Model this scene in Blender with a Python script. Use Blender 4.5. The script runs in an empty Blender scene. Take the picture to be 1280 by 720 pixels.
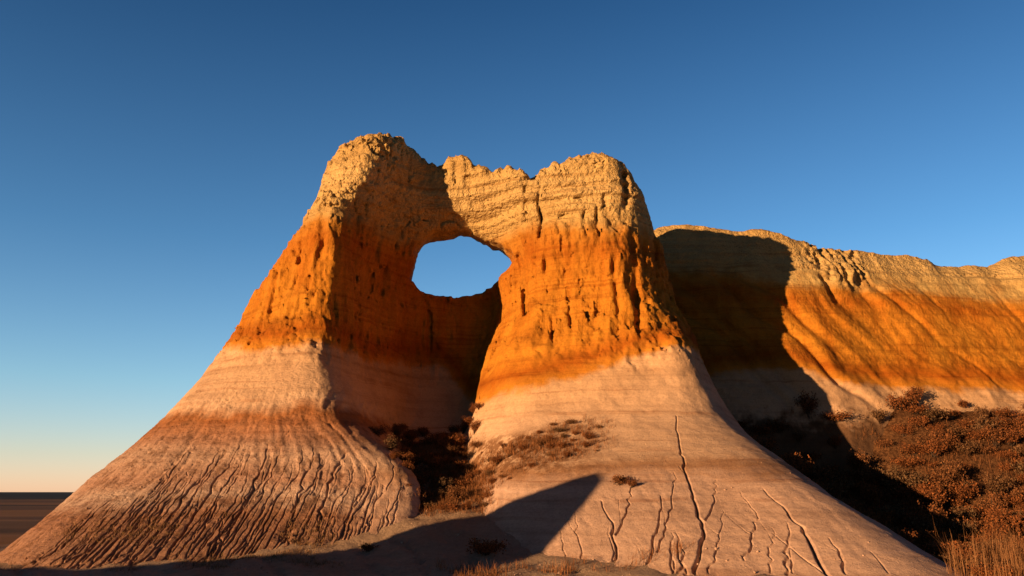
import bpy, math, random
import numpy as np
rng = np.random.default_rng(7); random.seed(7)
C = bpy.context.scene
F32 = np.float32
import time; t0 = time.time()
AZ = math.radians(50); EL = math.radians(6.3)                            # sun behind the left shoulder
# ------------------------------------------------------------------ noise
_p = rng.permutation(256).astype(np.int32); PERM = np.concatenate([_p, _p, _p])
_g = rng.normal(size=(256, 3)); _g /= np.linalg.norm(_g, axis=1)[:, None]; GRX, GRY, GRZ = [np.ascontiguousarray(_g[:, i].astype(F32)) for i in range(3)]
def noise3(x, y, z):
    x, y, z = np.broadcast_arrays(np.asarray(x, F32), np.asarray(y, F32), np.asarray(z, F32))
    xi = np.floor(x).astype(np.int32); yi = np.floor(y).astype(np.int32); zi = np.floor(z).astype(np.int32)
    xf = (x - xi).astype(F32); yf = (y - yi).astype(F32); zf = (z - zi).astype(F32)
    u = xf*xf*xf*(xf*(xf*6-15)+10); v = yf*yf*yf*(yf*(yf*6-15)+10); w = zf*zf*zf*(zf*(zf*6-15)+10)
    xi &= 255; yi &= 255; zi &= 255
    P0 = PERM[xi]+yi; P1 = PERM[xi+1]+yi
    H = {(0, 0): PERM[P0]+zi, (0, 1): PERM[P0+1]+zi, (1, 0): PERM[P1]+zi, (1, 1): PERM[P1+1]+zi}
    def gd(i, j, k):
        h = PERM[H[(i, j)]+k]
        return GRX[h]*(xf-i) + GRY[h]*(yf-j) + GRZ[h]*(zf-k)
    a = gd(0,0,0)*(1-u) + gd(1,0,0)*u; b = gd(0,1,0)*(1-u) + gd(1,1,0)*u
    c = gd(0,0,1)*(1-u) + gd(1,0,1)*u; d = gd(0,1,1)*(1-u) + gd(1,1,1)*u
    return ((a*(1-v)+b*v)*(1-w) + (c*(1-v)+d*v)*w)*1.5
def fbm(x, y, z, o=3, g=.5):
    s = 0; a = 1
    for i in range(o):
        s = s + a*noise3(x*2**i+7.3*i, y*2**i+3.1*i, z*2**i+5.7*i); a *= g
    return s
def ss(a, b, x):
    t = np.clip((x-a)/(b-a), 0, 1); return t*t*(3-2*t)
def smax(a, b, k):
    h = np.maximum(k-np.abs(a-b), 0)/k; return np.maximum(a, b)+h*h*k*.25
def smin(a, b, k): return -smax(-a, -b, k)
def pchip(xs, ys, x):
    xs = np.asarray(xs, float); ys = np.asarray(ys, float)
    h = np.diff(xs); d = (ys[1:]-ys[:-1])/h.reshape((-1,)+(1,)*(ys.ndim-1))
    m = np.zeros_like(ys); m[0] = d[0]; m[-1] = d[-1]
    pr = d[1:]*d[:-1]; m[1:-1] = np.where(pr > 0, 2*pr/np.where(np.abs(d[1:]+d[:-1]) < 1e-9, 1, d[1:]+d[:-1]), 0)
    x = np.clip(np.asarray(x, float), xs[0], xs[-1]); i = np.clip(np.searchsorted(xs, x)-1, 0, len(xs)-2)
    t = (x-xs[i])/h[i]
    e = (Ellipsis,)+(None,)*(ys.ndim-1)
    H = h[i]
    t = t[e]; H = H[e]
    return (2*t**3-3*t**2+1)*ys[i]+(t**3-2*t**2+t)*H*m[i]+(-2*t**3+3*t**2)*ys[i+1]+(t**3-t**2)*H*m[i+1]
# ------------------------------------------------------------------ camera geometry (metres; eye at the origin, ground 1.7 m below)
FPX = 1050.; PITCH = math.atan(255/FPX); CP, SP = math.cos(PITCH), math.sin(PITCH)
def W(px, py, Y):
    u = (px-640)/FPX; v = (360-py)/FPX; dy = CP-v*SP
    return u/dy*Y, Y, (SP+v*CP)/dy*Y
cam = bpy.data.cameras.new('camera'); camo = bpy.data.objects.new('camera', cam); C.collection.objects.link(camo)
cam.sensor_width = 36; cam.lens = 36*FPX/1280; cam.clip_end = 60000; cam.clip_start = .1
camo.rotation_euler = (math.pi/2+PITCH, 0, 0); C.camera = camo

def mesh_obj(name, V, Fc, mat=None, smooth=True, parent=None, link=True):
    me = bpy.data.meshes.new(name); V = np.asarray(V, F32); Fc = np.asarray(Fc, np.int32); k = Fc.shape[1]
    me.vertices.add(len(V)); me.vertices.foreach_set('co', V.ravel())
    me.loops.add(Fc.size); me.loops.foreach_set('vertex_index', Fc.ravel())
    me.polygons.add(len(Fc)); me.polygons.foreach_set('loop_start', np.arange(0, Fc.size, k, dtype=np.int32))
    me.polygons.foreach_set('loop_total', np.full(len(Fc), k, np.int32))
    me.update(calc_edges=True); me.validate()
    if smooth: me.polygons.foreach_set('use_smooth', np.ones(len(me.polygons), bool))
    if mat: me.materials.append(mat)
    o = bpy.data.objects.new(name, me)
    if link: C.collection.objects.link(o)
    if parent: o.parent = parent
    return o
def tag(o, label=None, cat=None, group=None, kind=None):
    for k, v in (('label', label), ('category', cat), ('group', group), ('kind', kind)):
        if v: o[k] = v
    return o
# ------------------------------------------------------------------ materials
class NT:
    def __init__(s, name):
        s.m = bpy.data.materials.new(name); s.m.use_nodes = True; s.t = s.m.node_tree; s.t.nodes.clear()
        s.out = s.t.nodes.new('ShaderNodeOutputMaterial'); s.b = s.t.nodes.new('ShaderNodeBsdfPrincipled')
        s.b.inputs['Roughness'].default_value = .95; s.b.inputs['Specular IOR Level'].default_value = .1
        s.t.links.new(s.b.outputs[0], s.out.inputs[0])
    def n(s, typ, **kw):
        nd = s.t.nodes.new(typ)
        for k, v in kw.items():
            if k[0] == '_': setattr(nd, k[1:], v)
            else:
                i = nd.inputs[int(k[1:])] if k[0] == 'i' and k[1:].isdigit() else nd.inputs[k.replace('_', ' ')]
                if hasattr(v, 'is_linked') or isinstance(v, bpy.types.NodeSocket): s.t.links.new(v, i)
                else: i.default_value = v
        return nd
    def math(s, op, a, b=0., c=None):
        kw = dict(_operation=op, i0=a, i1=b)
        if c is not None: kw['i2'] = c
        return s.n('ShaderNodeMath', **kw).outputs[0]
    def noise(s, vec, scale, detail=4, rough=.55, dist=0):
        return s.n('ShaderNodeTexNoise', Vector=vec, Scale=scale, Detail=detail, Roughness=rough, Distortion=dist).outputs[0]
    def ramp(s, fac, stops, interp='LINEAR'):
        r = s.n('ShaderNodeValToRGB', Fac=fac); cr = r.color_ramp; cr.interpolation = interp
        while len(cr.elements) < len(stops): cr.elements.new(.5)
        for e, (p, c) in zip(cr.elements, stops):
            e.position = p; e.color = (*c, 1) if len(c) == 3 else c
        return r.outputs[0]
    def mix(s, f, a, b, blend='MIX'):
        m = s.t.nodes.new('ShaderNodeMix'); m.data_type = 'RGBA'; m.blend_type = blend
        for i, v in ((0, f), (6, a), (7, b)):
            if isinstance(v, bpy.types.NodeSocket): s.t.links.new(v, m.inputs[i])
            elif i == 0: m.inputs[0].default_value = v
            else: m.inputs[i].default_value = (*v, 1)
        return m.outputs[2]
    def smooth(s, x, a, b):
        return s.n('ShaderNodeMapRange', _interpolation_type='SMOOTHSTEP', Value=x, i1=a, i2=b, i3=0., i4=1.).outputs[0]
    def vscale(s, vec, sc):
        return s.n('ShaderNodeVectorMath', _operation='MULTIPLY', i0=vec, i1=sc).outputs[0]

def strata_material():
    N = NT('badlands_strata')
    geo = N.n('ShaderNodeNewGeometry'); P = geo.outputs['Position']
    sep = N.n('ShaderNodeSeparateXYZ', Vector=P); X, Z = sep.outputs[0], sep.outputs[2]
    w1 = N.noise(P, .22, 3); w2 = N.noise(P, 2.2, 4)
    zz = N.math('ADD', Z, N.math('MULTIPLY', N.math('SUBTRACT', w1, .5), 1.5))
    zz = N.math('ADD', zz, N.math('MULTIPLY', N.math('SUBTRACT', w2, .5), .55))
    fac = N.math('DIVIDE', N.math('ADD', zz, 3.), 17.)
    # the pale bed lies lower under the eastern pier
    dip = N.math('MULTIPLY', N.math('MULTIPLY', N.smooth(X, -3., -1.2), N.math('SUBTRACT', 1., N.smooth(X, .5, 5.8))), N.math('SUBTRACT', 1., N.smooth(Z, 5., 7.)))
    dip = N.math('MULTIPLY', dip, N.smooth(Z, 1.8, 3.))
    dip = N.math('MAXIMUM', dip, N.math('MULTIPLY', N.math('MULTIPLY', N.smooth(X, 10., 15.), N.smooth(sep.outputs[1], 27., 29.)), N.math('MULTIPLY', N.math('SUBTRACT', 1., N.smooth(Z, 5., 7.)), .45)))
    fac = N.math('ADD', fac, N.math('MULTIPLY', dip, 1.5/17))
    capd = N.math('MULTIPLY', N.math('MULTIPLY', N.smooth(X, 9., 12.), N.smooth(sep.outputs[1], 27., 29.)), N.smooth(Z, 6.5, 8.5))
    fac = N.math('ADD', fac, N.math('MULTIPLY', capd, .75/17))
    def p(z): return (z+3)/17
    cream = (.70, .475, .205); cream2 = (.64, .41, .155); orange = (.54, .185, .020); dorange = (.41, .115, .010)
    pale = (.71, .465, .31); pale2 = (.64, .415, .305); red = (.40, .17, .075)
    col = N.ramp(fac, [(0, pale2), (p(.2), pale2), (p(.55), (.45,.24,.13)), (p(.9), pale), (p(2.2), pale), (p(4.5), (.68,.42,.24)),
        (p(4.75), (.60,.24,.03)), (p(5.2), dorange), (p(6.0), (.62,.25,.028)), (p(7.4), (.62,.235,.026)), (p(8.2), (.53,.175,.018)), (p(8.85), (.57,.235,.035)),
        (p(9.3), cream2), (p(10.6), cream), (p(12.0), cream2)])
    # reddish bands low on the western cone only
    west = N.math('SUBTRACT', 1., N.smooth(X, -4.6, -2.6))
    wcol = N.ramp(fac, [(0, (.46,.27,.18)), (p(-1.0), (.42,.22,.14)), (p(-.6), (.40,.20,.12)), (p(-.15), (.62,.43,.33)), (p(.25), (.48,.27,.185)),
        (p(.9), (.58,.38,.28)), (p(1.4), (.45,.24,.155)), (p(2.2), (.42,.165,.06)), (p(2.6), pale), (p(3.), pale)])
    low = N.math('SUBTRACT', 1., N.smooth(zz, 2.5, 2.9))
    col = N.mix(N.math('MULTIPLY', west, low), col, wcol)
    # thin bedding lines
    bed = N.noise(N.vscale(P, (.12, .12, 3.2)), 1., 5, .65)
    col = N.mix(.55, col, N.ramp(bed, [(.3, (.62,.58,.55)), (.5, (1,1,1)), (.7, (1.,1.,1.))]), 'MULTIPLY')
    bed2 = N.noise(N.n('ShaderNodeVectorMath', _operation='ADD', i0=N.vscale(P, (.05, .05, 7.)), i1=N.vscale(N.n('ShaderNodeTexNoise', Vector=P, Scale=.8).outputs[1], (0, 0, 1.4))).outputs[0], 1., 3, .6)
    col = N.mix(N.math('MULTIPLY', N.smooth(N.noise(P, .7, 3), .35, .6), .8), col, N.ramp(bed2, [(.36, (.74,.64,.58)), (.44, (1,1,1)), (.60, (1,1,1)), (.68, (1.12,1.14,1.2))]), 'MULTIPLY')
    # vertical washes staining the orange wall
    wash = N.noise(N.vscale(P, (1.3, 1.3, .16)), 1., 5, .6)
    mid = N.math('MULTIPLY', N.smooth(Z, 4.6, 5.4), N.math('SUBTRACT', 1., N.smooth(Z, 8.8, 9.8)))
    col = N.mix(N.math('MULTIPLY', mid, .8), col, N.ramp(wash, [(.33, (.80,.66,.55)), (.5, (1,1,1)), (.68, (1.05,1.15,1.25))]), 'MULTIPLY')
    pt = N.math('MULTIPLY', N.math('MULTIPLY', N.smooth(X, -2.2, -1.6), N.math('SUBTRACT', 1., N.smooth(X, .8, 3.2))), N.math('MULTIPLY', N.smooth(Z, .2, .7), N.math('SUBTRACT', 1., N.smooth(N.math('SUBTRACT', Z, N.math('MULTIPLY', X, .12)), 1.5, 1.9))))
    col = N.mix(N.math('MULTIPLY', N.math('MULTIPLY', pt, N.smooth(N.noise(P, 3., 5, .7), .4, .56)), .85), col, (.20, .085, .035))
    # brushy soil on the lowest slope of the far cliff
    sy = N.math('MULTIPLY', N.smooth(X, 7.6, 8.6), N.smooth(sep.outputs[1], 26., 27.5))
    sl = N.math('SUBTRACT', 1., N.smooth(N.math('ADD', Z, N.math('MULTIPLY', N.math('SUBTRACT', w2, .5), 1.8)), 2.3, 3.1))
    col = N.mix(N.math('MULTIPLY', N.math('MULTIPLY', sy, sl), .9), col, N.mix(w2, (.06,.025,.012), (.17,.08,.035)))
    # general mottling and fine grain
    mot = N.noise(P, 1.1, 6, .65)
    col = N.mix(.7, col, N.ramp(mot, [(.3, (.72,.68,.66)), (.5, (1,1,1)), (.72, (1.1,1.1,1.08))]), 'MULTIPLY')
    grn = N.noise(P, 14., 5, .7)
    col = N.mix(.6, col, N.ramp(grn, [(.3, (.62,.6,.6)), (.52, (1,1,1)), (.75, (1.15,1.14,1.1))]), 'MULTIPLY')
    # brown scrubby crust in patches on the lower western cone
    sc = N.math('MULTIPLY', N.smooth(N.noise(P, 2.6, 6, .7), .5, .62), N.math('MULTIPLY', west, N.math('SUBTRACT', 1., N.smooth(Z, 1.8, 2.6))))
    col = N.mix(N.math('MULTIPLY', sc, .6), col, (.17, .075, .035))
    col = N.mix(1., col, (.80, .80, .80), 'MULTIPLY')
    N.t.links.new(col, N.b.inputs['Base Color'])
    cr = N.n('ShaderNodeTexVoronoi', _feature='F1', Vector=N.n('ShaderNodeVectorMath', _operation='ADD', i0=P, i1=N.n('ShaderNodeTexNoise', Vector=P, Scale=5.).outputs[1]).outputs[0], Scale=2.9).outputs['Distance']
    top = N.smooth(Z, 8.6, 9.8)
    h = N.math('MULTIPLY', N.math('MULTIPLY', cr, -.09), top)
    rgh = N.math('MAXIMUM', N.math('MAXIMUM', west, N.smooth(Z, 4.2, 5.2)), .4)
    h = N.math('ADD', h, N.math('MULTIPLY', N.math('MULTIPLY', N.noise(P, 7., 6, .68), .07), rgh))
    h = N.math('ADD', h, N.math('MULTIPLY', N.noise(P, 30., 4, .6), .016))
    h = N.math('ADD', h, N.math('MULTIPLY', N.math('MULTIPLY', bed, .10), N.smooth(Z, 7.5, 9.5)))
    h = N.math('ADD', h, N.math('MULTIPLY', N.math('MULTIPLY', N.noise(N.vscale(P, (6., 6., 1.8)), 1., 6, .7), .10), mid))
    b = N.n('ShaderNodeBump', Height=h, Distance=1., Strength=.9)
    N.t.links.new(b.outputs[0], N.b.inputs['Normal'])
    return N.m
MAT_ROCK = strata_material()

def ground_material():
    N = NT('ground_soil')
    geo = N.n('ShaderNodeNewGeometry'); P = geo.outputs['Position']
    sep = N.n('ShaderNodeSeparateXYZ', Vector=P); X, Y, Z = sep.outputs
    n1 = N.noise(P, .5, 5, .6); n2 = N.noise(P, 9., 6, .7)
    soil = N.ramp(n1, [(.35, (.30,.195,.13)), (.6, (.40,.275,.19))])
    scrub = N.mix(N.smooth(n2, .4, .6), (.07,.03,.013), (.15,.07,.03))
    right = N.smooth(N.math('ADD', X, N.math('MULTIPLY', n1, 2.)), 8.5, 10.5)
    col = N.mix(N.math('MULTIPLY', right, N.smooth(Y, 12., 16.)), soil, scrub)
    far = N.smooth(Y, 46., 60.)
    fl = N.math('MAXIMUM', far, N.smooth(N.math('MULTIPLY', X, -1.), 21., 27.))
    band = N.noise(N.vscale(P, (.0022, .016, 0)), 1., 3, .5, .4)
    plain = N.ramp(band, [(.34, (.03,.022,.014)), (.46, (.07,.042,.022)), (.53, (.30,.135,.045)), (.58, (.11,.055,.026)), (.7, (.05,.034,.02))])
    vfar = N.smooth(Y, 260., 420.)
    plain = N.mix(vfar, plain, (.035,.026,.018))
    col = N.mix(fl, col, plain)
    col = N.mix(.6, col, N.ramp(n2, [(.3, (.6,.58,.56)), (.55, (1,1,1)), (.8, (1.15,1.12,1.1))]), 'MULTIPLY')
    N.t.links.new(col, N.b.inputs['Base Color'])
    h = N.math('ADD', N.math('MULTIPLY', n2, .08), N.math('MULTIPLY', N.noise(P, 35., 4, .6), .015))
    N.t.links.new(N.n('ShaderNodeBump', Height=h, Distance=1., Strength=.8).outputs[0], N.b.inputs['Normal'])
    return N.m
MAT_GROUND = ground_material()
def leaf_material(name, c1, c2, c3):
    N = NT(name)
    geo = N.n('ShaderNodeNewGeometry')
    oi = N.n('ShaderNodeObjectInfo').outputs['Random']
    a = N.mix(geo.outputs['Random Per Island'], c1, c2)
    N.t.links.new(N.mix(N.smooth(oi, .45, 1.), a, N.mix(geo.outputs['Random Per Island'], c1, c3)), N.b.inputs['Base Color'])
    return N.m
MAT_LEAF = leaf_material('dry_leaf', (.05,.018,.008), (.30,.105,.036), (.20,.125,.065))
MAT_STEM = leaf_material('twig', (.04,.02,.012), (.11,.06,.035), (.16,.12,.09))
MAT_GRASS = leaf_material('dry_grass', (.10,.04,.016), (.36,.15,.06), (.36,.22,.11))
# ------------------------------------------------------------------ rock arch: lofted plan outlines
LV = {
 14.5:[(-5.8,31.6),(-6.6,29.8),(-6.4,28.6),(-5.0,28.0),(-3.7,29.2),(-2.9,29.7),(-1.2,29.3),(0,29.1),(1.5,28.8),(3.6,28.6),(4.9,29.9),(4.4,31.8),(-.5,31.6)],
 12.2:[(-6.0,31.8),(-6.6,29.8),(-6.4,28.5),(-4.95,27.9),(-3.8,29.3),(-2.9,29.7),(-1.2,29.2),(0,28.9),(1.5,28.5),(3.7,28.3),(5.0,29.8),(4.6,32),(-.5,31.8)],
 11.0:[(-6.2,32),(-7.0,29.8),(-6.8,28.3),(-5.2,27.6),(-4.0,29.3),(-2.9,29.8),(-1.2,29.3),(0,28.9),(1.5,28.3),(3.8,28.1),(5.15,29.8),(4.8,32.2),(-.5,32)],
 9.3:[(-7,33),(-7.75,29.8),(-7.3,28),(-5.9,27.2),(-4.4,29.9),(-3.1,30.9),(-1.2,30.8),(-.05,29.9),(1.5,28.3),(4,27.9),(5.4,29.8),(5.1,32.6),(-.5,33.2)],
 7.0:[(-8,34),(-9.2,30),(-8.3,28),(-6,26.9),(-5.0,30.0),(-3.7,32.2),(-1.0,32.9),(0.05,30.3),(1.3,28.5),(4.2,27.7),(5.8,29.8),(5.9,33.5),(-.5,35)],
 4.7:[(-9.5,35),(-10.4,30.5),(-9.2,27.5),(-6.0,26.3),(-4.9,29.6),(-3.7,32.2),(-1.6,32.7),(-.75,29.8),(.5,27.6),(4.3,26.8),(5.95,27.5),(6.8,33.5),(-.5,36)],
 2.5:[(-12,37),(-12,30.5),(-10.3,26),(-5.6,24.7),(-4.5,27.8),(-3.7,30.8),(-1.9,30.8),(-1.15,28.2),(.4,26.2),(3.9,25.5),(6.6,26.5),(8,34),(-.5,37)],
 0.0:[(-15,38),(-14.2,29.5),(-11.0,22.9),(-3.1,22.6),(-2.7,24.2),(-2.4,25),(-1.9,25),(-1.2,24.3),(.2,22.2),(4.4,20.6),(7.65,20.9),(9.6,34),(-.5,38)],
 -1.8:[(-17.5,40),(-16.0,28.5),(-10.9,18.9),(-3.3,20.0),(-2.45,20.8),(-2.2,21),(-1.9,21),(-1.2,20.3),(.4,18.6),(4.8,16.2),(9.0,16.6),(11.5,36),(-.5,40)],
 -4.0:[(-21,43),(-19.5,28),(-13.5,15.5),(-4,15),(-2.6,17),(-2.2,17.5),(-1.9,17.5),(-1.2,17),(.6,14),(6,11),(10.6,11.5),(14,38),(-.5,43)],
}
zs = sorted(LV); LP = np.array([LV[z] for z in zs], float)            # (L,K,2)
K = LP.shape[1]
def closed_cr(P, m=6):
    out = []; n = len(P)
    for i in range(n):
        a, b, c, d = P[i-1], P[i], P[(i+1) % n], P[(i+2) % n]
        for j in range(m):
            t = j/m; T = .42
            m1 = (c-a)*T; m2 = (d-b)*T
            out.append((2*t**3-3*t**2+1)*b+(t**3-2*t**2+t)*m1+(-2*t**3+3*t**2)*c+(t**3-t**2)*m2)
    return np.array(out)
GS = .2; GX0, GX1, GY0, GY1, GZ0, GZ1 = -22., 15., 10., 44., -3.2, 14.4
gx = np.arange(GX0, GX1+GS, GS); gy = np.arange(GY0, GY1+GS, GS); gz = np.arange(GZ0, GZ1+GS, GS)
SD = np.zeros((len(gz), len(gx), len(gy)), F32); UU = np.zeros_like(SD)
PX, PY = np.meshgrid(gx, gy, indexing='ij'); PX = PX.astype(F32); PY = PY.astype(F32)
ref = closed_cr(pchip(zs, LP, np.array([-.5]))[0]); seg = np.linalg.norm(np.roll(ref, -1, 0)-ref, axis=1); cum = np.concatenate([[0], np.cumsum(seg)])
for iz, z in enumerate(gz):
    Q = closed_cr(pchip(zs, LP, np.array([z]))[0]); n = len(Q)
    best = np.full(PX.shape, 1e9, F32); bu = np.zeros(PX.shape, F32); ins = np.zeros(PX.shape, bool)
    for i in range(n):
        a = Q[i]; b = Q[(i+1) % n]; e = b-a; L2 = e@e+1e-12
        t = np.clip(((PX-a[0])*e[0]+(PY-a[1])*e[1])/L2, 0, 1)
        d = (PX-a[0]-t*e[0])**2+(PY-a[1]-t*e[1])**2
        m = d < best; best = np.where(m, d, best); bu = np.where(m, cum[i]+t*seg[i], bu)
        c = ((a[1] > PY) != (b[1] > PY)) & (PX < (b[0]-a[0])*(PY-a[1])/(b[1]-a[1]+1e-12)+a[0]); ins ^= c
    SD[iz] = np.sqrt(best)*np.where(ins, -1, 1); UU[iz] = bu
UREF = [cum[i*6] for i in range(K)]                                   # arc position of each outline corner
def tri(x, y, z):
    fx = np.clip((x-GX0)/GS, 0, len(gx)-1.001); fy = np.clip((y-GY0)/GS, 0, len(gy)-1.001); fz = np.clip((z-GZ0)/GS, 0, len(gz)-1.001)
    i = fx.astype(np.int32); j = fy.astype(np.int32); k = fz.astype(np.int32); a = fx-i; b = fy-j; c = fz-k
    r = []
    for A in (SD, UU):
        q = 0
        for di, wi in ((0, 1-a), (1, a)):
            for dj, wj in ((0, 1-b), (1, b)):
                for dk, wk in ((0, 1-c), (1, c)): q = q+A[k+dk, i+di, j+dj]*wi*wj*wk
        r.append(q)
    return r
tops = [(405,262),(420,196),(432,180),(445,174),(465,170),(485,169),(500,173),(512,177),(524,187),(535,193),(546,195),(556,191),(570,187),(588,191),(600,203),(612,210),(622,211),(632,209),(645,212),(656,219),(666,223),(680,216),(700,206),(722,199),(740,197),(756,199),(772,207),(786,221),(798,236),(808,258),(818,290)]
_t = np.array([W(a, b, 29.6) for a, b in tops]); TX, TZ = _t[:, 0], _t[:, 2]-.22+np.interp(_t[:,0], [-6.6,-6.2,-5.6,-5.,-4.6,-3.6,-3.], [-.1,-.22,-.38,-.35,-.1,.12,0])
# long cracks on the eastern apron and the western cone (arc position, top height, strength)
CR = []
def crack(px, py, Y, zt, s, am=1.): CR.append((px, py, Y, zt, s, am))
def top_of(x, y):
    return np.interp(x, TX, TZ)+.12*(y-29.6)*0
hx, _, hz1 = W(578, 366, 32.4); _, _, hz2 = W(578, 291, 31.2)
xa = W(513, 330, 31.0)[0]; xb = W(642, 330, 30.6)[0]
WIN = [(lambda q: (q[0], q[2]))(W(a, b, 31.4)) for a, b in [(514,349),(517,330),(522,312),(530,303),(546,297),(570,293),(590,295),(606,302),(626,310),(637,322),(640,329),(630,342),(617,350),(600,361),(570,366),(540,364),(524,361)]]
def arch_sdf(x, y, z, detail=True):
    d, u = tri(x, y, z)
    sk = 1-ss(3.2, 5.0, z)                                            # skirt weight
    cap = ss(8.8, 9.8, z)
    if detail:
        wx = noise3(x*.5, y*.5, z*.5+9); wob = noise3(x*1.1+5, y*1.1, z*.8)
        d = d + .16*wx*(1-.3*sk)+.10*wob*(1-sk)
        # orange wall: vertical flutes, slots and alcoves
        fl = noise3(x*1.5+.6*wx, y*1.5, z*.28); fl2 = noise3(x*4.2+wob, y*4.2, z*.7+3)
        wall = (1-sk)*(1-cap)
        d = d + wall*(.12*fl+.09*fl2+.13*ss(.35, .6, noise3(x*2.3+9, y*2.3, z*.75+1.6*wx))+.10*np.abs(noise3(x*3.6, y*3.6, z*2.2))+.09*np.abs(noise3(x*8, y*8, z*4.5))+.05*noise3(x*13, y*13, z*8)-.05)
        # cream cap: ledges and crumbly lumps
        led = noise3(x*.12, y*.12, z*3.4+.5*wx)+.6*noise3(x*.3+4, y*.3, z*8+.8*wx)
        lump = np.abs(noise3(x*3.1, y*3.1, z*3.1))+.6*np.abs(noise3(x*6.5, y*6.5, z*6.5+3))+.35*np.abs(noise3(x*13, y*13, z*13+3))
        lw = .6+1.0*ss(.05, .35, noise3(x*.45+3, y*.45, z*.45+8))
        ext = .85-.55*ss(-4., -2.5, x)
        d = d + cap*(.13*led*(.4+.9*ss(-4, 0, x))-.30*(lump-.42)*lw*ext+.12*ss(.3, .6, noise3(x*2.6, y*2.6, z*.5)))
        crs = np.exp(-(noise3(x*1.25+.5*wob, y*1.25, z*.9)/.035)**2)*ss(-.1, .25, noise3(x*.6, y*.6, z*.6+7))
        crs2 = np.exp(-(noise3(x*2.9, y*2.9, z*2.2+.5*wob+4)/.05)**2)*ss(-.1, .3, noise3(x*.9+4, y*.9, z*.9+7))
        d = d + crs*(.16*cap+.10*wall)+crs2*(.09*cap+.05*wall)
        # skirts: rills running down the fall line
        uw = u-.42*z*(1-ss(-4.2, -2.2, x))+.30*noise3(x*.35, y*.35, z*.35)+.14*noise3(x*1.3, y*1.3, z*1.3)+.04*noise3(x*4, y*4, z*4)
        r1 = np.abs(noise3(uw*.95, z*.10, 2.5)); r2 = np.abs(noise3(uw*2.3+.4*wx, z*.16, 7.5)); r3 = np.abs(noise3(uw*5.5+.5*wob, z*.4, 1.5))
        west = 1-ss(-4.2, -2.2, x)
        west = west*(1-ss(2.2, 3.4, z)*.75)
        sk1 = 1-ss(1.9, 4.9, z)
        groove = lambda r, w: np.exp(-(r/w)**2)
        d = d + sk1*(west*(.03*groove(r1, .05)+.055*groove(r2, .10)*(.5+.9*ss(-.2,.3,wob))+.05*groove(r3, .20))
                    + (1-west)*(.035*groove(r2, .06)*(1-ss(.4,1.4,z))+.02*groove(r3, .2)*(1-ss(-.2, .8, z))))
        d = d + sk*(.035*noise3(x*2.4, y*2.4, z*2.4)+.05*west*np.abs(noise3(x*5.5, y*5.5, z*5.5))+.018*noise3(x*8, y*8, z*8))
        for (sx, z0, z1, wd, dp) in SLOTS:
            mm = sx+.16*noise3(z*.9, sx, 3.)+.05*noise3(z*3.5, sx, 3.)
            d = d + (.45+.5*ss(-.3, .3, noise3(sx*3, z*2., 1.)))*dp*np.exp(-((x-mm)/(wd*(.8+.8*np.abs(noise3(z*2.5, sx*2, 4.)))))**2)*ss(z0-.25, z0+.25, z)*(1-ss(z1-.25, z1+.25, z))*(y < 30)
    # crown
    tz = top_of(x, y)
    g = (z-tz)*.8
    if detail:
        g = g - .22*(np.abs(noise3(x*2.1, y*2.1, 4.4))-.25) - .22*(ss(-4.2,-3.,x)*(1-ss(1.6,2.4,x)))*noise3(x*2.6, y*1.2, 6.1) - .10*noise3(x*5, y*5, 2.) - .05*noise3(x*12, y*12, 2.)
    back = np.maximum(y-31.6, 0)*.35
    g = g+back
    f = smax(d, g, .38)
    # the window through the wall
    t = np.float32(y-31.4)
    hx_ = x/(1+.012*t); hz_ = z-.17*t                                    # the passage climbs slightly to the back and widens
    if detail:
        hx_ = hx_+.16*noise3(x*1.3, y*.7, z*1.3)+.06*noise3(x*4.5, y*2, z*4.5); hz_ = hz_+.14*noise3(x*1.2+5, y*.7, z*1.2)+.06*noise3(x*4.5+5, y*2, z*4.5)
    best = np.full(hx_.shape, 1e9, F32); ins = np.zeros(hx_.shape, bool)
    for i in range(len(WIN)):
        ax0, az0 = WIN[i-1]; ax1, az1 = WIN[i]; ex, ez = ax1-ax0, az1-az0
        tt = np.clip(((hx_-ax0)*ex+(hz_-az0)*ez)/(ex*ex+ez*ez), 0, 1)
        best = np.minimum(best, (hx_-ax0-tt*ex)**2+(hz_-az0-tt*ez)**2)
        ins ^= ((az0 > hz_) != (az1 > hz_)) & (hx_ < ex*(hz_-az0)/(ez+1e-9)+ax0)
    hole = np.sqrt(best)*np.where(ins, -1, 1)-.06*np.abs(t)
    return smax(f, -hole, .25)
# eastern apron cracks are given where they cross z=-0.8, converted to arc positions
def u_at(px, py, Y):
    x, y, z = W(px, py, Y)
    return float(tri(np.array([x], F32), np.array([y], F32), np.array([z], F32))[1][0])
CRU = []
SLOTS = []; UWEST = 0
for px, p0, p1, wd, dp in [(675,236,292,.06,.45),(731,268,300,.05,.3),(747,262,298,.05,.35),(684,318,345,.07,.4),(657,350,388,.08,.45),(704,330,352,.06,.35),(690,395,440,.05,.25),(766,330,440,.10,.2),(792,300,420,.16,.5),(782,210,262,.12,.35),(712,380,420,.06,.25),(650,300,330,.07,.3)]:
    SLOTS.append((W(px, .5*(p0+p1), 28.2)[0], W(px, p1, 28.2)[2], W(px, p0, 28.2)[2], wd, dp))
SLOTS.append((W(372,350,27.6)[0], 6.6, 8.6, .08, .25)); SLOTS.append((W(330,420,27.8)[0], 5., 6., .08, .2)); SLOTS.append((W(404,300,27.2)[0], 7.6, 9.2, .1, .3))
def apron_u(px, py):                                                   # arc position where a pixel ray meets the apron
    Y = np.arange(13, 34, .04); X, _, Z = W(px, py, Y)
    f, u = tri(X.astype(F32), Y.astype(F32), Z.astype(F32)); m = np.nonzero(f < 0)[0]
    return float(u[m[0]]), float(Z[m[0]])
CLINES = []                                                            # (points (u, z), half width, depth)
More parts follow.
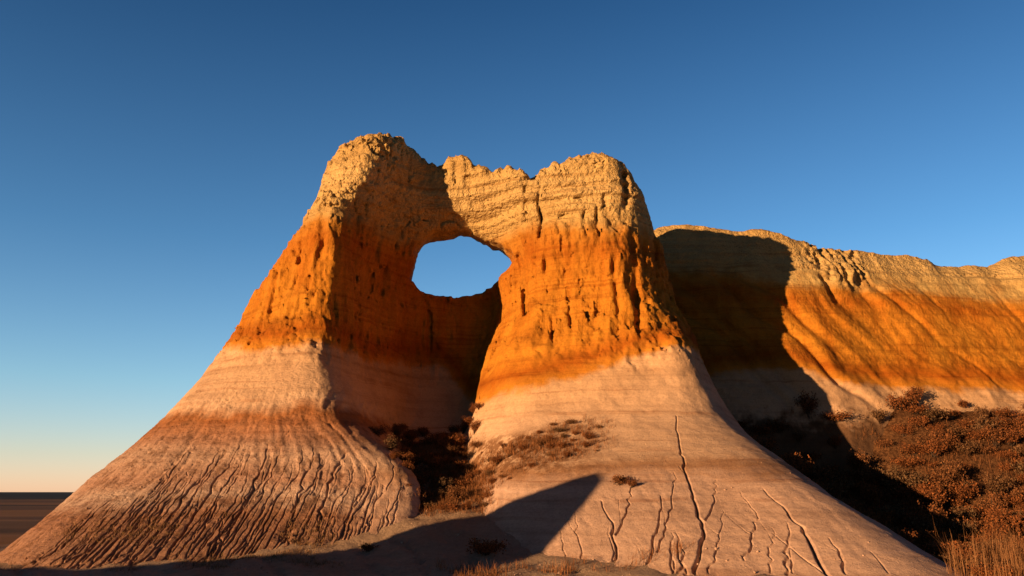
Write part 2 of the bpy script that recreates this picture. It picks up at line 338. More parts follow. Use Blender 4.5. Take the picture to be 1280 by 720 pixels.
def crack(pts, w, dp, branch=0, jit=.05):
    P = [apron_u(*p) for p in pts]; crack_uz(P, w, dp, branch, jit)
def crack_uz(P, w, dp, branch=0, jit=.05):
    out = [P[0]]
    for a, b in zip(P, P[1:]):
        n = max(2, int(math.hypot(b[0]-a[0], b[1]-a[1])/.10))
        for k in range(1, n+1):
            t = k/n; out.append((a[0]+(b[0]-a[0])*t+(random.gauss(0, jit) if k < n else 0), a[1]+(b[1]-a[1])*t))
    CLINES.append((np.array(out), w, dp))
    for _ in range(min(branch, 3)-1 if branch > 1 else branch):
        i = random.randrange(len(out)//3, len(out)); q = out[i]; sg = random.choice((-1, 1)); L = random.uniform(.3, 1.)
        crack_uz([(q[0]+sg*random.uniform(.12, .3)*L, q[1]+.8*L), (q[0]+sg*.12, q[1]+.35*L), (q[0]+sg*.04, q[1]+.1*L), q], w*.55, dp*.4, 0, jit*.6)
for pts, w, dp, br in [
    ([(845,520),(850,560),(860,600),(872,640),(880,670),(868,716)], .05, .30, 6),
    ([(955,612),(985,640),(1004,665),(1020,695),(1034,719)], .05, .30, 6),
    ([(752,626),(768,660),(770,690),(760,715)], .045, .26, 5), ([(790,596),(784,640),(770,668)], .03, .16, 3),
    ([(826,620),(824,650),(815,680),(806,716)], .035, .2, 4), ([(842,590),(840,630),(830,665),(822,690)], .025, .14, 3),
    ([(925,615),(945,640),(940,670),(930,700)], .025, .14, 4), ([(896,600),(890,635),(882,650)], .025, .12, 2),
    ([(1036,672),(1050,695),(1056,716)], .03, .16, 3), ([(985,680),(990,716)], .022, .1, 2), ([(905,640),(895,690),(885,716)], .022, .1, 3),
    ([(720,640),(728,690),(720,715)], .025, .12, 3), ([(700,660),(706,700)], .02, .1, 2), ([(965,660),(962,716)], .022, .1, 3), ([(1090,690),(1110,716)], .02, .1, 2),
    ([(560,655),(520,680),(480,715)], .05, .2, 3),
    ([(432,566),(420,585),(410,604),(404,632),(398,662)], .05, .26, 4), ([(470,580),(452,610),(440,640)], .03, .16, 3), ([(500,600),(486,640),(480,670)], .03, .16, 3),
    ([(392,560),(378,600),(364,640)], .035, .2, 3), ([(336,556),(318,600),(300,640),(262,680)], .05, .26, 4), ([(352,560),(340,590),(322,620)], .03, .18, 2),
    ([(300,556),(270,600),(240,645),(205,700)], .045, .24, 4), ([(272,566),(236,612),(200,660),(160,712)], .045, .24, 4), ([(318,600),(290,650),(250,712)], .035, .2, 3),
    ([(240,580),(205,625),(165,675),(130,714)], .04, .22, 3), ([(215,600),(170,650),(110,712)], .035, .2, 3), ([(180,620),(130,670),(80,714)], .035, .18, 3), ([(150,630),(100,680),(50,716)], .03, .16, 2), ([(105,650),(40,705)], .03, .16, 2),
    ([(280,640),(262,712)], .035, .2, 3), ([(370,640),(352,712)], .035, .18, 3), ([(420,640),(408,700)], .03, .16, 2)]:
    we = pts[0][0] < 515
    crack(pts, w*(.45 if we else .42), dp*(.27 if we else .42), br if we else br//3, .03)
for k in range(130):                                                   # a close set of finer rills on the western cone
    x0 = random.uniform(120, 500); y0 = random.uniform(560, 665); L = random.uniform(50, 150); lean = np.interp(x0, [120, 500], [1.0, .25])
    if y0 < 690-.62*(x0-20)+0 and x0 < 260: continue
    try: crack([(x0, y0), (x0-lean*L*.5+random.uniform(-4, 4), min(y0+L*.5, 714)), (x0-lean*L, min(y0+L, 716))], random.uniform(.011, .018), random.uniform(.02, .06), 0, .02)
    except IndexError: pass
for k in range(6):
    x0 = random.uniform(690, 1100); y0 = random.uniform(640, 690)
    if y0 < 640+(x0-1040)*.5: continue
    try: crack([(x0, y0), (x0+random.uniform(-6, 10), min(y0+22, 714)), (x0+random.uniform(-8, 16), 718)], .013, random.uniform(.04, .07), 0, .04)
    except IndexError: pass
def refine_cracks(V, Q, n=4):
    """split the faces near a crack n x n and sink the crack into them"""
    c = V[Q].mean(1); c32 = c.astype(F32); f, u = tri(c32[:, 0], c32[:, 1], c32[:, 2])
    cand = np.nonzero((c[:, 2] < 3.2) & (c[:, 1] < 28.5))[0]
    def dist(u, z):
        best = np.full(u.shape, 9., F32); dep = np.zeros(u.shape, F32)
        for P, w, dp in CLINES:
            lo = P.min(0)-.4; hi = P.max(0)+.4; I = np.nonzero((u > lo[0]) & (u < hi[0]) & (z > lo[1]) & (z < hi[1]))[0]
            if not len(I): continue
            uu, zz = u[I], z[I]; b = np.full(len(I), 9., F32); tb = np.zeros(len(I), F32)
            for k in range(len(P)-1):
                e = P[k+1]-P[k]; t = np.clip(((uu-P[k, 0])*e[0]+(zz-P[k, 1])*e[1])/(e@e+1e-9), 0, 1)
                d = np.hypot(uu-P[k, 0]-t*e[0], zz-P[k, 1]-t*e[1]); m = d < b; b = np.where(m, d, b); tb = np.where(m, (k+t)/(len(P)-1), tb)
            g = np.clip(.35+tb*1.0, 0, 1); pr = dp*g*np.exp(-(np.abs(b)/(w*(.5+.7*g)))**2.6)
            best[I] = np.minimum(best[I], b); dep[I] = np.maximum(dep[I], pr)
        return best, dep
    b, _ = dist(u[cand], c32[cand, 2]); sel = cand[b < .15]
    fn = np.cross(V[Q[:, 2]]-V[Q[:, 0]], V[Q[:, 3]]-V[Q[:, 1]]); VN = np.zeros_like(V)
    for k in range(4):
        for c_ in range(3): VN[:, c_] += np.bincount(Q[:, k], fn[:, c_], len(V))
    VN /= np.linalg.norm(VN, axis=1)[:, None]+1e-12
    g = np.arange(n+1)/n; A, B = np.meshgrid(g, g, indexing='ij'); w4 = np.stack([(1-A)*(1-B), A*(1-B), A*B, (1-A)*B], -1).reshape(-1, 4)
    q = Q[sel]; NV = np.einsum('gk,fkc->fgc', w4, V[q]).reshape(-1, 3); NN = np.einsum('gk,fkc->fgc', w4, VN[q]).reshape(-1, 3)
    gi = np.arange(n)[:, None]*(n+1)+np.arange(n)[None]; fq = np.stack([gi, gi+n+1, gi+n+2, gi+1], -1).reshape(-1, 4)
    NQ = (np.arange(len(sel))[:, None, None]*(n+1)**2+fq[None]).reshape(-1, 4)+len(V)
    keep = np.ones(len(Q), bool); keep[sel] = False
    AV = np.concatenate([V, NV]); AQ = np.concatenate([Q[keep], NQ])
    n32 = NV.astype(F32); _, uu = tri(n32[:, 0], n32[:, 1], n32[:, 2]); _, dep = dist(uu, n32[:, 2])
    dep = dep*(1+.25*noise3(n32[:, 0]*6, n32[:, 1]*6, n32[:, 2]*6))
    D = np.concatenate([V*0, -NN*dep[:, None]])
    key = np.round((AV+np.array([25., 0, 5.]))*20000).astype(np.int64); key = (key[:, 0]*(1 << 40))+(key[:, 1]*(1 << 20))+key[:, 2]
    _, first, inv = np.unique(key, return_index=True, return_inverse=True)
    disp = np.zeros((len(first), 3)); dm = np.linalg.norm(D, axis=1); o = np.argsort(dm); disp[inv[o]] = D[o]
    NVt = AV[first]+disp; R_ = inv[AQ]; bad = np.nonzero((np.diff(np.sort(R_, axis=1), axis=1) == 0).any(1))[0]
    ex = AQ[bad].ravel(); R_[bad] = (np.arange(len(ex))+len(NVt)).reshape(-1, 4)        # tiny faces whose corners merged keep corners of their own
    return np.concatenate([NVt, NVt[inv[ex]]+rng.normal(0, 1e-5, (len(ex), 3))]), R_
from concurrent.futures import ThreadPoolExecutor
POOL = ThreadPoolExecutor(4)
def surface_nets(sdf, lo, hi, h, L=4, lip=2.0, slack=.5, mask=None):
    lo = np.array(lo, F32); n = np.ceil((np.array(hi)-lo)/(h*2**L)).astype(int)
    I = np.stack(np.meshgrid(*[np.arange(k) for k in n], indexing='ij'), -1).reshape(-1, 3)
    def ev(Pt, det):
        out = np.empty(len(Pt), F32)
        def job(s):
            q = Pt[s:s+24000]; out[s:s+24000] = sdf(q[:, 0], q[:, 1], q[:, 2], det)
        list(POOL.map(job, range(0, len(Pt), 24000)))
        return out
    for lev in range(L, 0, -1):
        s = h*2**lev; P = (lo+(I+.5)*s).astype(F32)
        keep = np.abs(ev(P, lev <= 1)) < (3.3 if lev == 1 else lip)*s*.87+(slack if lev > 1 else 0)
        if mask is not None: keep &= mask(P, s)
        I = I[keep]; print('level', lev, len(P), len(I), round(time.time()-t0, 1))
        off = np.array([[a, b, c] for a in (0, 1) for b in (0, 1) for c in (0, 1)])
        I = (I[:, None, :]*2+off[None]).reshape(-1, 3)
    M = 1 << 13
    key = lambda A: (A[:, 0].astype(np.int64)*M+A[:, 1])*M+A[:, 2]
    off = np.array([[a, b, c] for a in (0, 1) for b in (0, 1) for c in (0, 1)])
    CI = (I[:, None, :]+off[None]).reshape(-1, 3); ck = key(CI)
    uk, inv = np.unique(ck, return_inverse=True); inv = inv.reshape(-1, 8)
    UC = np.stack([uk//(M*M), (uk//M) % M, uk % M], -1)
    val = ev((lo+UC*h).astype(F32), True); V8 = val[inv]
    sg = V8 < 0; act = sg.any(1) & ~sg.all(1)
    I = I[act]; V8 = V8[act]; sg = sg[act]; inv = inv[act]
    acc = np.zeros((len(I), 3)); cnt = np.zeros(len(I))
    E = [(a, b) for a in range(8) for b in range(a+1, 8) if bin(a ^ b).count('1') == 1]
    for a, b in E:
        m = sg[:, a] != sg[:, b]; t = np.where(m, V8[:, a]/np.where(m, V8[:, a]-V8[:, b], 1), 0)
        p = off[a][None]+(off[b]-off[a])[None]*t[:, None]; acc += p*m[:, None]; cnt += m
    V = lo+(I+acc/cnt[:, None])*h
    ks = key(I); od = np.argsort(ks); kss = ks[od]
    Fs = []
    for ax in range(3):
        o1, o2 = (ax+1) % 3, (ax+2) % 3
        b = 4 >> ax                                                    # corner index of +axis neighbour
        m = sg[:, 0] != sg[:, b]; J = I[m]; s0 = sg[m, 0]; quad = []
        ok = np.ones(len(J), bool)
        for (d1, d2) in ((0, 0), (1, 0), (1, 1), (0, 1)):
            Q = J.copy(); Q[:, o1] -= d1; Q[:, o2] -= d2
            kk = key(Q); p = np.clip(np.searchsorted(kss, kk), 0, len(kss)-1); ok &= kss[p] == kk; quad.append(od[p])
        q = np.stack(quad, 1)[ok]; s0 = s0[ok]
        q[~s0] = q[~s0][:, ::-1]; Fs.append(q)
    return V, np.concatenate(Fs)
# ------------------------------------------------------------------ cliff behind on the right
ctop = [(760,283),(830,283),(870,282),(905,287),(928,290),(955,287),(975,292),(1000,302),(1030,311),(1060,313),(1120,318),(1152,320),(1166,326),(1182,333),(1215,334),(1238,335),(1256,325),(1275,322),(1330,320),(1400,330)]
_c = np.array([W(a, b, float(np.interp(a, [1000, 1280, 1400], [35.6, 38.2, 38.6]))) for a, b in ctop]); CX = np.concatenate([[-2, 1.5], _c[1:, 0], [45, 80]]); CZ = np.concatenate([[6., 9.5], _c[1:, 2]+np.interp(_c[1:, 0], [12, 16], [.16, .10]), [10.5, 9.5]])
def cliff_face(x, z):
    y0 = np.interp(x, [-2, 6, 12.5, 14, 18, 26, 40, 80], [35.5, 35.0, 35.0, 35.3, 36.2, 37.6, 38, 37])+.6*noise3(x*.16, 3.3, 1.1)*ss(10,14,x)
    y = y0-pchip([-4., 0, 2.5, 4.7, 7, 9.2, 10.2, 12.5], [8.5, 4.8, 3.3, 2.3, 1.35, .5, .2, 0], z)
    return y
def cliff():
    xs = np.concatenate([np.arange(-2, 5, .3), np.arange(5, 30, .075), np.arange(30, 80, .6)])
    tz = np.interp(xs, CX, CZ)+.10*noise3(xs*1.7, .5, .5)+.05*noise3(xs*5, .5, .5)
    rows = []; nz = 210; t = np.linspace(0, 1, nz)
    for k in t:
        z = -3+(tz+3)*k
        y = cliff_face(xs, z)
        wx = noise3(xs*.4, z*.4, 5.)
        ph = xs+.85*(z-9)+.8*wx
        mid = (1-ss(8.3, 9.6, z))*ss(1.5, 5, z)
        g1 = np.abs(noise3(ph*.42, z*.08, 3.)); g2 = np.abs(noise3(ph*1.1, z*.15, 8.))
        lft = 1-ss(13, 20, xs)
        y = y+mid*(.26*np.exp(-(g1/.11)**2)*(.25+.75*lft)-.20*g1*(.3+.7*lft)+.02*np.exp(-(g2/.1)**2)+.05*noise3(ph*3, z*.8, 2.)+.03*np.abs(noise3(xs*3+z, z*3, 2.))+.05*noise3(xs*.2, 3., z*5+.5*wx))
        cap = ss(8.6, 9.6, z)
        led = noise3(xs*.10, 1., z*3.6+.4*wx)+.5*noise3(xs*.2, 2., z*9+wx)
        rough = ss(.5, 1., np.exp(-((xs-14.2)/2.0)**2)*1.2)
        y = y+cap*(.16*led+.18*noise3(xs*1.1, .0, z*.5))+ss(8., 9., z)*rough*(.55*np.abs(noise3(xs*2.2+.4*z, 3., z*1.2))+.3*np.abs(noise3(xs*5, 1., z*4))-.3)
        y = y+.12*noise3(xs*.7, 7., z*.7)+.035*noise3(xs*3, 7., z*3)+.025*noise3(xs*8, 7., z*8)
        y = y+1.1*k**14                                                # rounded lip
        rows.append(np.stack([xs, y, z], 1))
    yl = rows[-1][:, 1]
    for dd in (.25, .6, 1.2, 2.5, 5, 10, 20):
        rows.append(np.stack([xs, yl+dd, tz+.10*noise3(xs*1.3, dd, .5)-.02*dd-.02*(dd > 8)*dd*5], 1))
    rows.append(np.stack([xs, yl+40, np.full_like(xs, -6)], 1))
    V = np.concatenate(rows); nx = len(xs); nr = len(rows)
    i = np.arange(nr-1)[:, None]*nx+np.arange(nx-1)[None]
    return V, np.stack([i, i+1, i+1+nx, i+nx], -1).reshape(-1, 4)
V, Q = cliff(); cl = mesh_obj('cliff', V, Q, MAT_ROCK); tag(cl, kind='structure')
# ------------------------------------------------------------------ ground
CTRL = [(-40,5,-9),(-40,25,-9),(-40,45,-9),(-28,30,-6),(-24,20,-3.5),(-26,8,-3.5),(-18,36,-4),(-10,42,-5),(0,44,-4),(8,40,1),
 (0,0,-1.7),(0,10,-1.7),(8,0,-1.7),(-8,0,-1.6),(-14,16,-1.75),(-8,18,-1.72),(-3,18,-1.72),(0,17.5,-1.7),(-2,20.5,-1.0),(-4,20.2,-1.3),(-6,18.6,-1.6),(-1.6,22.5,-.5),(-1.6,25.5,.5),(-2,29,1.9),(-3.5,27,1.2),(0,25,.6),(1.5,23.5,-.2),(3,22,-.9),
 (3,26,0),(4,12,-1.7),(9,13,-1.7),(10,16,-1.5),(11,21,-1.4),(16,21,-1.3),(12,25,-1.3),(16,25,-1.1),(10.5,28,-.6),(14,28.6,-.4),(18,28.6,-.2),(10,31,.6),(13,31,.9),(11.5,33,2.3),(15,32.5,3.2),(17.2,33.8,3.7),(22,35,3.5),(17,31.8,1.7),(21,31,1.4),(28,33,2.6),(24,25,-.6),(20,16,-1.2),(30,14,-1),(40,25,2),(50,35,3),(18,8,-1.6),(40,5,-1.6),(14,40,2.5),(30,44,2)]
_c = np.array(CTRL, float); R = np.hypot(_c[:, None, 0]-_c[None, :, 0], _c[:, None, 1]-_c[None, :, 1])
A = np.zeros((len(_c)+3,)*2); A[:-3, :-3] = -R+np.eye(len(_c))*-.0+0; A[:-3, -3] = 1; A[:-3, -2:] = _c[:, :2]; A[-3, :-3] = 1; A[-2:, :-3] = _c[:, :2].T
sol = np.linalg.solve(A, np.concatenate([_c[:, 2], np.zeros(3)]))
def rbf(x, y):
    z = np.full(x.shape, sol[-3])+sol[-2]*x+sol[-1]*y
    for (a, b, _), w in zip(CTRL, sol): z = z-w*np.sqrt((x-a)**2+(y-b)**2+.25)
    return z
KC, KH = [], []
def first_hit(px, py):
    Y = np.arange(13, 34, .1); X, _, Z = W(px, py, Y)
    f = arch_sdf(X.astype(F32), Y.astype(F32), Z.astype(F32), False); m = np.nonzero((f < 0) | (rbf(X, Y) > Z))[0]
    return X[m[0]], Y[m[0]], Z[m[0]]
for px, py in [(4,713),(100,713),(300,713),(395,694),(480,673),(560,651),(640,628),(700,607),(750,590),(752,604),(725,645),(690,666),(640,690),(600,712)]:
    q = first_hit(px, py); KC.append(q[0]*math.cos(AZ)-q[1]*math.sin(AZ)); KH.append(q[2]+(q[0]*math.sin(AZ)+q[1]*math.cos(AZ)+6)*math.tan(EL))
KC = [KC[0]-12]+KC+[KC[-1]+1.2]; KH = [-2.5]+KH+[-2.5]
_o = np.argsort(KC); KC = np.array(KC)[_o]; KH = np.array(KH)[_o]; print('knoll', np.round(KC, 2), np.round(KH, 2))
def ground_h(x, y, detail=True):
    inr = np.clip(x, -40, 50), np.clip(y, 0, 45)
    z = rbf(*inr)
    w = ss(0, 22, np.hypot(x-inr[0], y-inr[1]))
    z = z*(1-w)+w*(-9.)
    # a knoll with a low rim left of the camera; its shade lies across the foreground
    cc = x*math.cos(AZ)-y*math.sin(AZ); sx_ = x*math.sin(AZ)+y*math.cos(AZ)
    top = np.interp(cc, KC, KH)
    z = np.maximum(z, -2.5+(top+2.5)*np.exp(-(np.maximum(np.abs(sx_+6)-.3, 0)/1.8)**2))
    if detail:
        m = 1-ss(45, 70, np.hypot(x, y-20))
        z = z+m*(.10*noise3(x*.5, y*.5, .5)+.05*noise3(x*1.6, y*1.6, .5)+.03*noise3(x*4.5, y*4.5, .5)+.012*noise3(x*11, y*11, .5)-.05*np.exp(-(noise3(x*.9+.3*y, y*.35, 5.5)/.04)**2)+ss(8, 11, x)*(.22*noise3(x*.6, y*.6, 8.5)+.08*noise3(x*2.2, y*2.2, 3.5)))
        z = z+(1-m)*.5*noise3(x*.01, y*.03, .5)
    return z
def visible_band(P, s):                                                # the far foot of the butte is buried, no need to mesh it finely
    return (P[:, 1] < 37+s) & ((P[:, 2] > 3) | (P[:, 1] < 34+s)) & (P[:, 2] > ground_h(P[:, 0], P[:, 1], False)-.55-s)
V, Q = surface_nets(arch_sdf, (-21.5, 12.5, -2.9), (12.5, 37.5, 14.2), .060, L=4, mask=visible_band)
print('nets', round(time.time()-t0, 1)); V, Q = refine_cracks(V, Q)
print('arch', len(V), len(Q), round(time.time()-t0, 1), 's')
arch = mesh_obj('rock_arch', V, Q, MAT_ROCK)
tag(arch, 'tall layered cream and orange rock butte pierced by an oval window', 'rock arch')
def geo_axis(a, b, st, lim, r=1.12):
    c = list(np.arange(a, b, st)); s = st; p = b
    while p < lim: c.append(p); s *= r; p += s
    s = st; p = a-st; pre = []
    while p > -lim: pre.append(p); s *= r; p -= s
    return np.array(pre[::-1]+c)
ax_, ay_ = geo_axis(-20, 26, .11, 30000), geo_axis(12, 40, .11, 30000)
GXX, GYY = np.meshgrid(ax_, ay_, indexing='ij'); GZZ = ground_h(GXX, GYY)
V = np.stack([GXX, GYY, GZZ], -1).reshape(-1, 3); nx, ny = GXX.shape
i = np.arange(nx-1)[:, None]*ny+np.arange(ny-1)[None]
g = mesh_obj('ground', V, np.stack([i, i+ny, i+ny+1, i+1], -1).reshape(-1, 4), MAT_GROUND); tag(g, kind='structure')
# ------------------------------------------------------------------ vegetation
def surf_z(x, y):                                                      # highest of ground, butte apron and cliff foot
    z = ground_h(x, y)
    lo = np.full(x.shape, -2.5, F32); x = x.astype(F32); y = y.astype(F32)
    zt = z.astype(F32).copy(); up = np.ones(x.shape, bool)
    for k in range(90):
        t = zt+.06; f = tri(x, y, t)[0]; m = up & (f < 0) & (t < 4.5); zt = np.where(m, t, zt); up = m
        if not m.any(): break
    for k in range(60):
        t = zt+.1; m = (cliff_face(x, t) < y) & (x > 5) & (t < 6); 
        if not m.any(): break
        zt = np.where(m, t, zt)
    return zt
def shrub_mesh(h, w, nst, nlf, seed):
    r = np.random.default_rng(seed); SV, SF, LVt, LF = [], [], [], []
    tips = []
    for s in range(nst):
        az = r.uniform(0, 2*math.pi); le = r.uniform(.15, 1)**.6*w; hh = h*r.uniform(.5, 1)*(1-.35*(le/w)**2)
        p0 = np.array([r.normal(0, .04), r.normal(0, .04), -.08]); p1 = np.array([le*.45*math.cos(az), le*.45*math.sin(az), hh*.55]); p2 = np.array([le*math.cos(az)+r.normal(0, .04), le*math.sin(az)+r.normal(0, .04), hh])
        pts = [p0, p1, p2]; rad = [.010, .007, .003]; side = np.array([-math.sin(az), math.cos(az), 0])
        for a in range(3):
            b = len(SV)
            for q in range(3):
                an = q*2.094; SV.append(pts[a]+rad[a]*(math.cos(an)*side+math.sin(an)*np.array([math.cos(az), math.sin(az), .3])))
            if a:
                for q in range(3): SF.append((b-3+q, b-3+(q+1) % 3, b+(q+1) % 3, b+q))
        tips.append((p1, p2))
    for l in range(nlf):
        a, b = tips[r.integers(len(tips))]; t = r.uniform(-.2, 1.08); c = a+(b-a)*t+r.normal(0, .055, 3)
        d = r.normal(0, 1, 3)+np.array([0, 0, .9]); d /= np.linalg.norm(d); e = np.cross(d, r.normal(0, 1, 3)); e /= np.linalg.norm(e)
        L = r.uniform(.03, .075); k = len(LVt); wd = L*.28
        LVt += [c, c+d*L*.5+e*wd, c+d*L, c+d*L*.5-e*wd]; LF.append((k, k+1, k+2, k+3))
    return (np.array(SV), SF), (np.array(LVt), LF)
PROTO = []
for i, (h, w, ns, nl) in enumerate([(.62,.42,26,1500),(.45,.5,28,1500),(.8,.4,26,1500),(.34,.34,20,900)]):
    (sv, sf), (lv, lf) = shrub_mesh(h, w, ns, nl, 40+i)
    st = mesh_obj('branches', sv, sf, MAT_STEM, False, link=False); le = mesh_obj('foliage', lv, lf, MAT_LEAF, False, link=False)
    PROTO.append((st, le))
def add_shrub(x, y, z, sc, label, group, k=None):
    k = random.randrange(len(PROTO)) if k is None else k
    e = bpy.data.objects.new('shrub', None); C.collection.objects.link(e); e.empty_display_size = .2
    e.location = (x, y, z); e.rotation_euler = (0, 0, random.uniform(0, 6.28)); e.scale = (sc*random.uniform(.85, 1.2), sc*random.uniform(.85, 1.2), sc*random.uniform(.8, 1.2))
    tag(e, label, 'shrub', group)
    for src in PROTO[k]:
        c = src.copy(); C.collection.objects.link(c); c.parent = e
def ray_hit(px, py, y0=14., y1=40., st=.08):
    Y = np.arange(y0, y1, st); p = [W(px, py, t) for t in Y]
    X = np.array([q[0] for q in p]); Z = np.array([q[2] for q in p])
    H = surf_z(X, Y); m = np.nonzero(H > Z)[0]
    return None if not len(m) else (X[m[0]], Y[m[0]], H[m[0]])
# right-hand brushy slope
def scatter(n, xr, yr, dens, size, label, group, mind=.35, k=None):
    xs = rng.uniform(*xr, n); ys = rng.uniform(*yr, n); keep = dens(xs, ys) > rng.uniform(0, 1, n)
    xs, ys = xs[keep], ys[keep]; got = []
    for a, b in zip(xs, ys):
        if all((a-c)**2+(b-d)**2 > mind**2 for c, d in got): got.append((a, b))
    got = np.array(got); zz = surf_z(got[:, 0], got[:, 1])
    for (a, b), z in zip(got, zz):
      if a < 7.5 or z/b < np.interp(a/b, [.3, .4, .49, .6], [.082, .092, .103, .094]): add_shrub(a, b, float(z)-.03, random.choice((random.uniform(*size), random.uniform(size[0]*.5, size[1])))*(.55 if -1.2 < a < 4 and b < 26 else 1), label, group, k)
    print(label, len(got))
def wedge(x0, y0, x1, y1):                                              # inside the photographed part of the slope
    return lambda x, y: ((x < .64*y+1) & (x > np.interp(y, [14, 18, 22, 26, 30, 35], [8.6, 8.6, 8.5, 8.3, 8.3, 8.5]))).astype(float)
dn = wedge(0, 0, 0, 0)
scatter(2400, (7.8, 23), (24.5, 34.), lambda x, y: dn(x, y)*ss(-.6, .0, noise3(x*.35, y*.35, 6.)), (.8, 1.3), 'dry brown twiggy shrub on the brushy slope below the far cliff', 'shrubs covering the slope below the cliff', .5)
scatter(240, (8, 16), (15, 25), lambda x, y: dn(x, y)*.6, (.6, 1.0), 'dry brown shrub on the low ground right of the pale apron', 'shrubs on the low ground to the right', .6)
GUL = lambda x, y: np.maximum(ss(-1.8, -1.2, x)*(1-ss(2.3, 3.1, x))*ss(22.9, 23.4, y-.10*x)*(1-ss(24.5, 25.4, y-.12*x))*(1-.25*np.maximum(x, 0)), np.exp(-((x+2.4+.18*(y-27))/1.15)**4)*ss(22., 23.2, y))
scatter(1500, (-4.2, 3.8), (21.4, 30.4), GUL, (.38, .75), 'small dry brown shrub growing in the gully below the window', 'shrubs in the gully below the window', .3)
for px, py, sc, k, lb in [(606,694,.9,1,'dark shaded shrub alone on the pale ground in the foreground shadow'),(775,606,.7,3,'small brown shrub beside the tip of the foreground shadow'),
                          (460,690,.6,3,'small dark shrub in shade at the foot of the left cone'),(790,612,.45,3,'tiny brown shrub right of the foreground shadow tip')]:
    h = ray_hit(px, py)
    if h: add_shrub(*h, sc, lb, None, k)
# grass: far too many blades to count
def grass(name, pts, hr, lean=.25, per=7, label=None, wd=.0045):
    x = np.repeat(pts[:, 0], per)+rng.normal(0, .05, len(pts)*per); y = np.repeat(pts[:, 1], per)+rng.normal(0, .05, len(pts)*per); z = np.repeat(pts[:, 2], per)-.03
    n = len(x); h = hr[0]+(hr[1]-hr[0])*rng.uniform(0, 1, n)**1.7; az = rng.uniform(0, 6.283, n); ln = np.abs(rng.normal(0, lean, n))*h
    B = np.stack([x, y, z], 1); sd = np.stack([np.cos(az+1.57), np.sin(az+1.57), az*0], 1)*wd; dr = np.stack([np.cos(az)*ln, np.sin(az)*ln, h], 1)
    dm = np.stack([np.cos(az)*ln*.3, np.sin(az)*ln*.3, h*.55], 1)
    V = np.stack([B-sd, B+sd, B+dm+sd*.8, B+dr+sd*.3, B+dr-sd*.3, B+dm-sd*.8], 1).reshape(-1, 3)
    b = np.arange(n)[:, None]*6
    F = np.concatenate([b+np.array([0, 1, 2, 5]), b+np.array([5, 2, 3, 4])])
    o = mesh_obj(name, V, F, MAT_GRASS, False); tag(o, label, 'grass', kind='stuff'); return o
def gpts(n, xr, yr, dens):
    x = rng.uniform(*xr, n); y = rng.uniform(*yr, n); k = dens(x, y) > rng.uniform(0, 1, n); x, y = x[k], y[k]
    z = surf_z(x, y); k = (x < 8) | (z/y < np.interp(x/y, [.49, .6], [.100, .092])); return np.stack([x[k], y[k], z[k]], 1)
grass('dry_grass', gpts(9000, (8.2, 26), (15, 36), lambda x, y: dn(x, y)*ss(-.3, .2, noise3(x*.5, y*.5, 1.))), (.05, .32), .45, 9, 'tangled dry brown grass between the shrubs on the slope')
grass('tall_grass', gpts(3000, (7.5, 13.5), (14, 20.5), lambda x, y: ((x > .47*y+.4) & (x < .66*y)).astype(float)*ss(.0, .35, noise3(x*1.3, y*1.3, 12.))*.5), (.15, .85), .28, 8, 'tall pale dry grass stalks at the lower right', wd=.0035)
grass('gully_grass', gpts(22000, (-3.8, 3.4), (21.5, 29.5), lambda x, y: GUL(x, y)*ss(-.45, .1, noise3(x*.9, y*.9, 4.))), (.05, .2), .5, 8, 'low rusty dry grass filling the gully below the window')
grass('cone_grass', gpts(9000, (-13, -3.2), (18.6, 22.6), lambda x, y: ss(-.05, .35, noise3(x*.7, y*.7, 9.))*(1-ss(20.6, 22.4, y))*ss(-13, -7, x)), (.03, .10), .6, 6, 'sparse short brown grass on the foot of the left cone')
grass('foreground_grass', gpts(900, (-1.6, 3.8), (16.8, 18.4), lambda x, y: ss(-.0, .35, noise3(x*.8, y*.8, 2.))*.8), (.04, .26), .5, 7, 'short dry grass at the bottom middle in front of the apron')
# loose clods shed by the butte
def clods(name, pts, rr, label):
    t = (1+5**.5)/2; iv = np.array([(-1,t,0),(1,t,0),(-1,-t,0),(1,-t,0),(0,-1,t),(0,1,t),(0,-1,-t),(0,1,-t),(t,0,-1),(t,0,1),(-t,0,-1),(-t,0,1)])/1.9
    jf = np.array([(0,11,5),(0,5,1),(0,1,7),(0,7,10),(0,10,11),(1,5,9),(5,11,4),(11,10,2),(10,7,6),(7,1,8),(3,9,4),(3,4,2),(3,2,6),(3,6,8),(3,8,9),(4,9,5),(2,4,11),(6,2,10),(8,6,7),(9,8,1)])
    n = len(pts); r = rr[0]+(rr[1]-rr[0])*rng.uniform(0, 1, n)**4
    V = iv[None]*rng.uniform(.6, 1.25, (n, 12, 1))*r[:, None, None]*rng.uniform(.6, 1.2, (n, 1, 3)); V = V+pts[:, None, :]
    o = mesh_obj(name, V.reshape(-1, 3), (np.arange(n)[:, None, None]*12+jf[None]).reshape(-1, 3), MAT_ROCK, False); tag(o, label, 'rubble', kind='stuff')
clods('rubble', gpts(3000, (-12, 9), (16.5, 24), lambda x, y: .08+ss(0., .4, noise3(x*.6, y*.6, 3.))*.7), (.006, .045), 'small clods and stones scattered on the pale lower slopes')
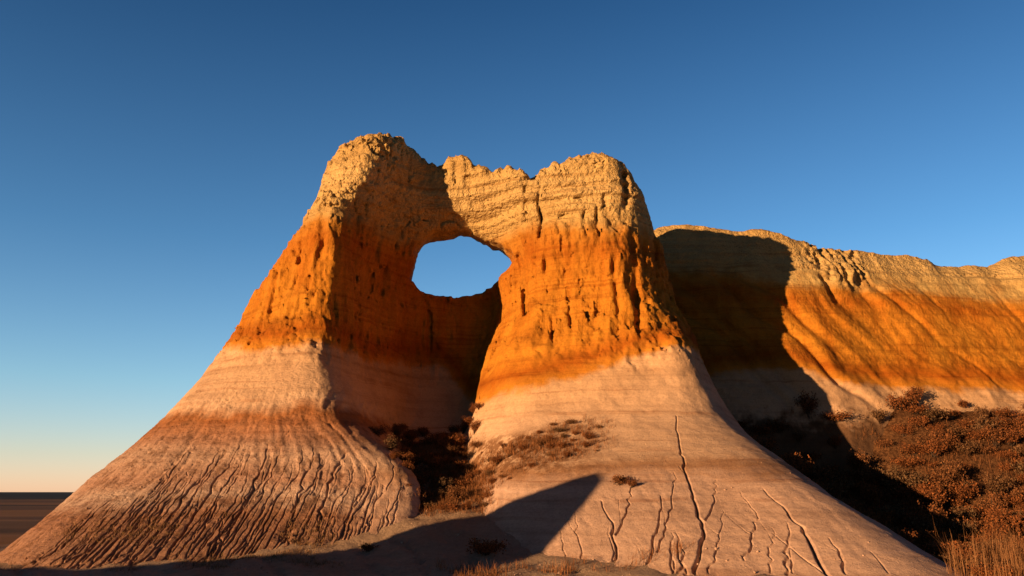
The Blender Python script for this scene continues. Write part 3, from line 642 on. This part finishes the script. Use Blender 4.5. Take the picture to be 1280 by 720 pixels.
# ------------------------------------------------------------------ light
sl = bpy.data.lights.new('sun', 'SUN'); sl.energy = 5; sl.angle = math.radians(.5); sl.color = (1, .60, .28)
so = bpy.data.objects.new('sun', sl); C.collection.objects.link(so)
so.rotation_euler = (math.pi/2-EL, 0, -AZ)
w = bpy.data.worlds.new('World'); C.world = w; w.use_nodes = True; t = w.node_tree
bg = t.nodes['Background']; sky = t.nodes.new('ShaderNodeTexSky'); sky.sky_type = 'NISHITA'; sky.sun_disc = False
sky.sun_elevation = EL; sky.sun_rotation = math.pi+AZ; sky.air_density = 1.; sky.dust_density = .3; sky.ozone_density = 2.2; sky.altitude = 900
bg.inputs[1].default_value = .112
tc = t.nodes.new('ShaderNodeTexCoord'); sp = t.nodes.new('ShaderNodeSeparateXYZ'); t.links.new(tc.outputs['Generated'], sp.inputs[0])
rp = t.nodes.new('ShaderNodeValToRGB'); t.links.new(sp.outputs[2], rp.inputs[0]); cr = rp.color_ramp
for i, (p_, c_) in enumerate([(0, (.8,.62,.84)), (.04, (.7,.60,.70)), (.12, (.53,.6,.67)), (.28, (.3,.45,.56)), (.54, (.125,.25,.36)), (.95, (.035,.075,.125))]):
    e = cr.elements[i] if i < 2 else cr.elements.new(p_)
    e.position = p_; e.color = (*c_, 1)
mx = t.nodes.new('ShaderNodeMix'); mx.data_type = 'RGBA'; mx.blend_type = 'MULTIPLY'; mx.inputs[0].default_value = 1
t.links.new(sky.outputs[0], mx.inputs[6]); t.links.new(rp.outputs[0], mx.inputs[7]); mr = t.nodes.new('ShaderNodeMapRange'); mr.interpolation_type = 'SMOOTHSTEP'; t.links.new(sp.outputs[1], mr.inputs[0])
for i, v in enumerate((-.4, .5, .45, 2.)): mr.inputs[i+1].default_value = v
vm = t.nodes.new('ShaderNodeVectorMath'); vm.operation = 'SCALE'; t.links.new(mx.outputs[2], vm.inputs[0]); t.links.new(mr.outputs[0], vm.inputs['Scale']); t.links.new(vm.outputs[0], bg.inputs[0])
C.view_settings.view_transform = 'Standard'; C.view_settings.look = 'None'; C.view_settings.gamma = 1; C.view_settings.exposure = .74
C.render.engine = 'CYCLES'; C.cycles.diffuse_bounces = 1
print('total', round(time.time()-t0, 1))
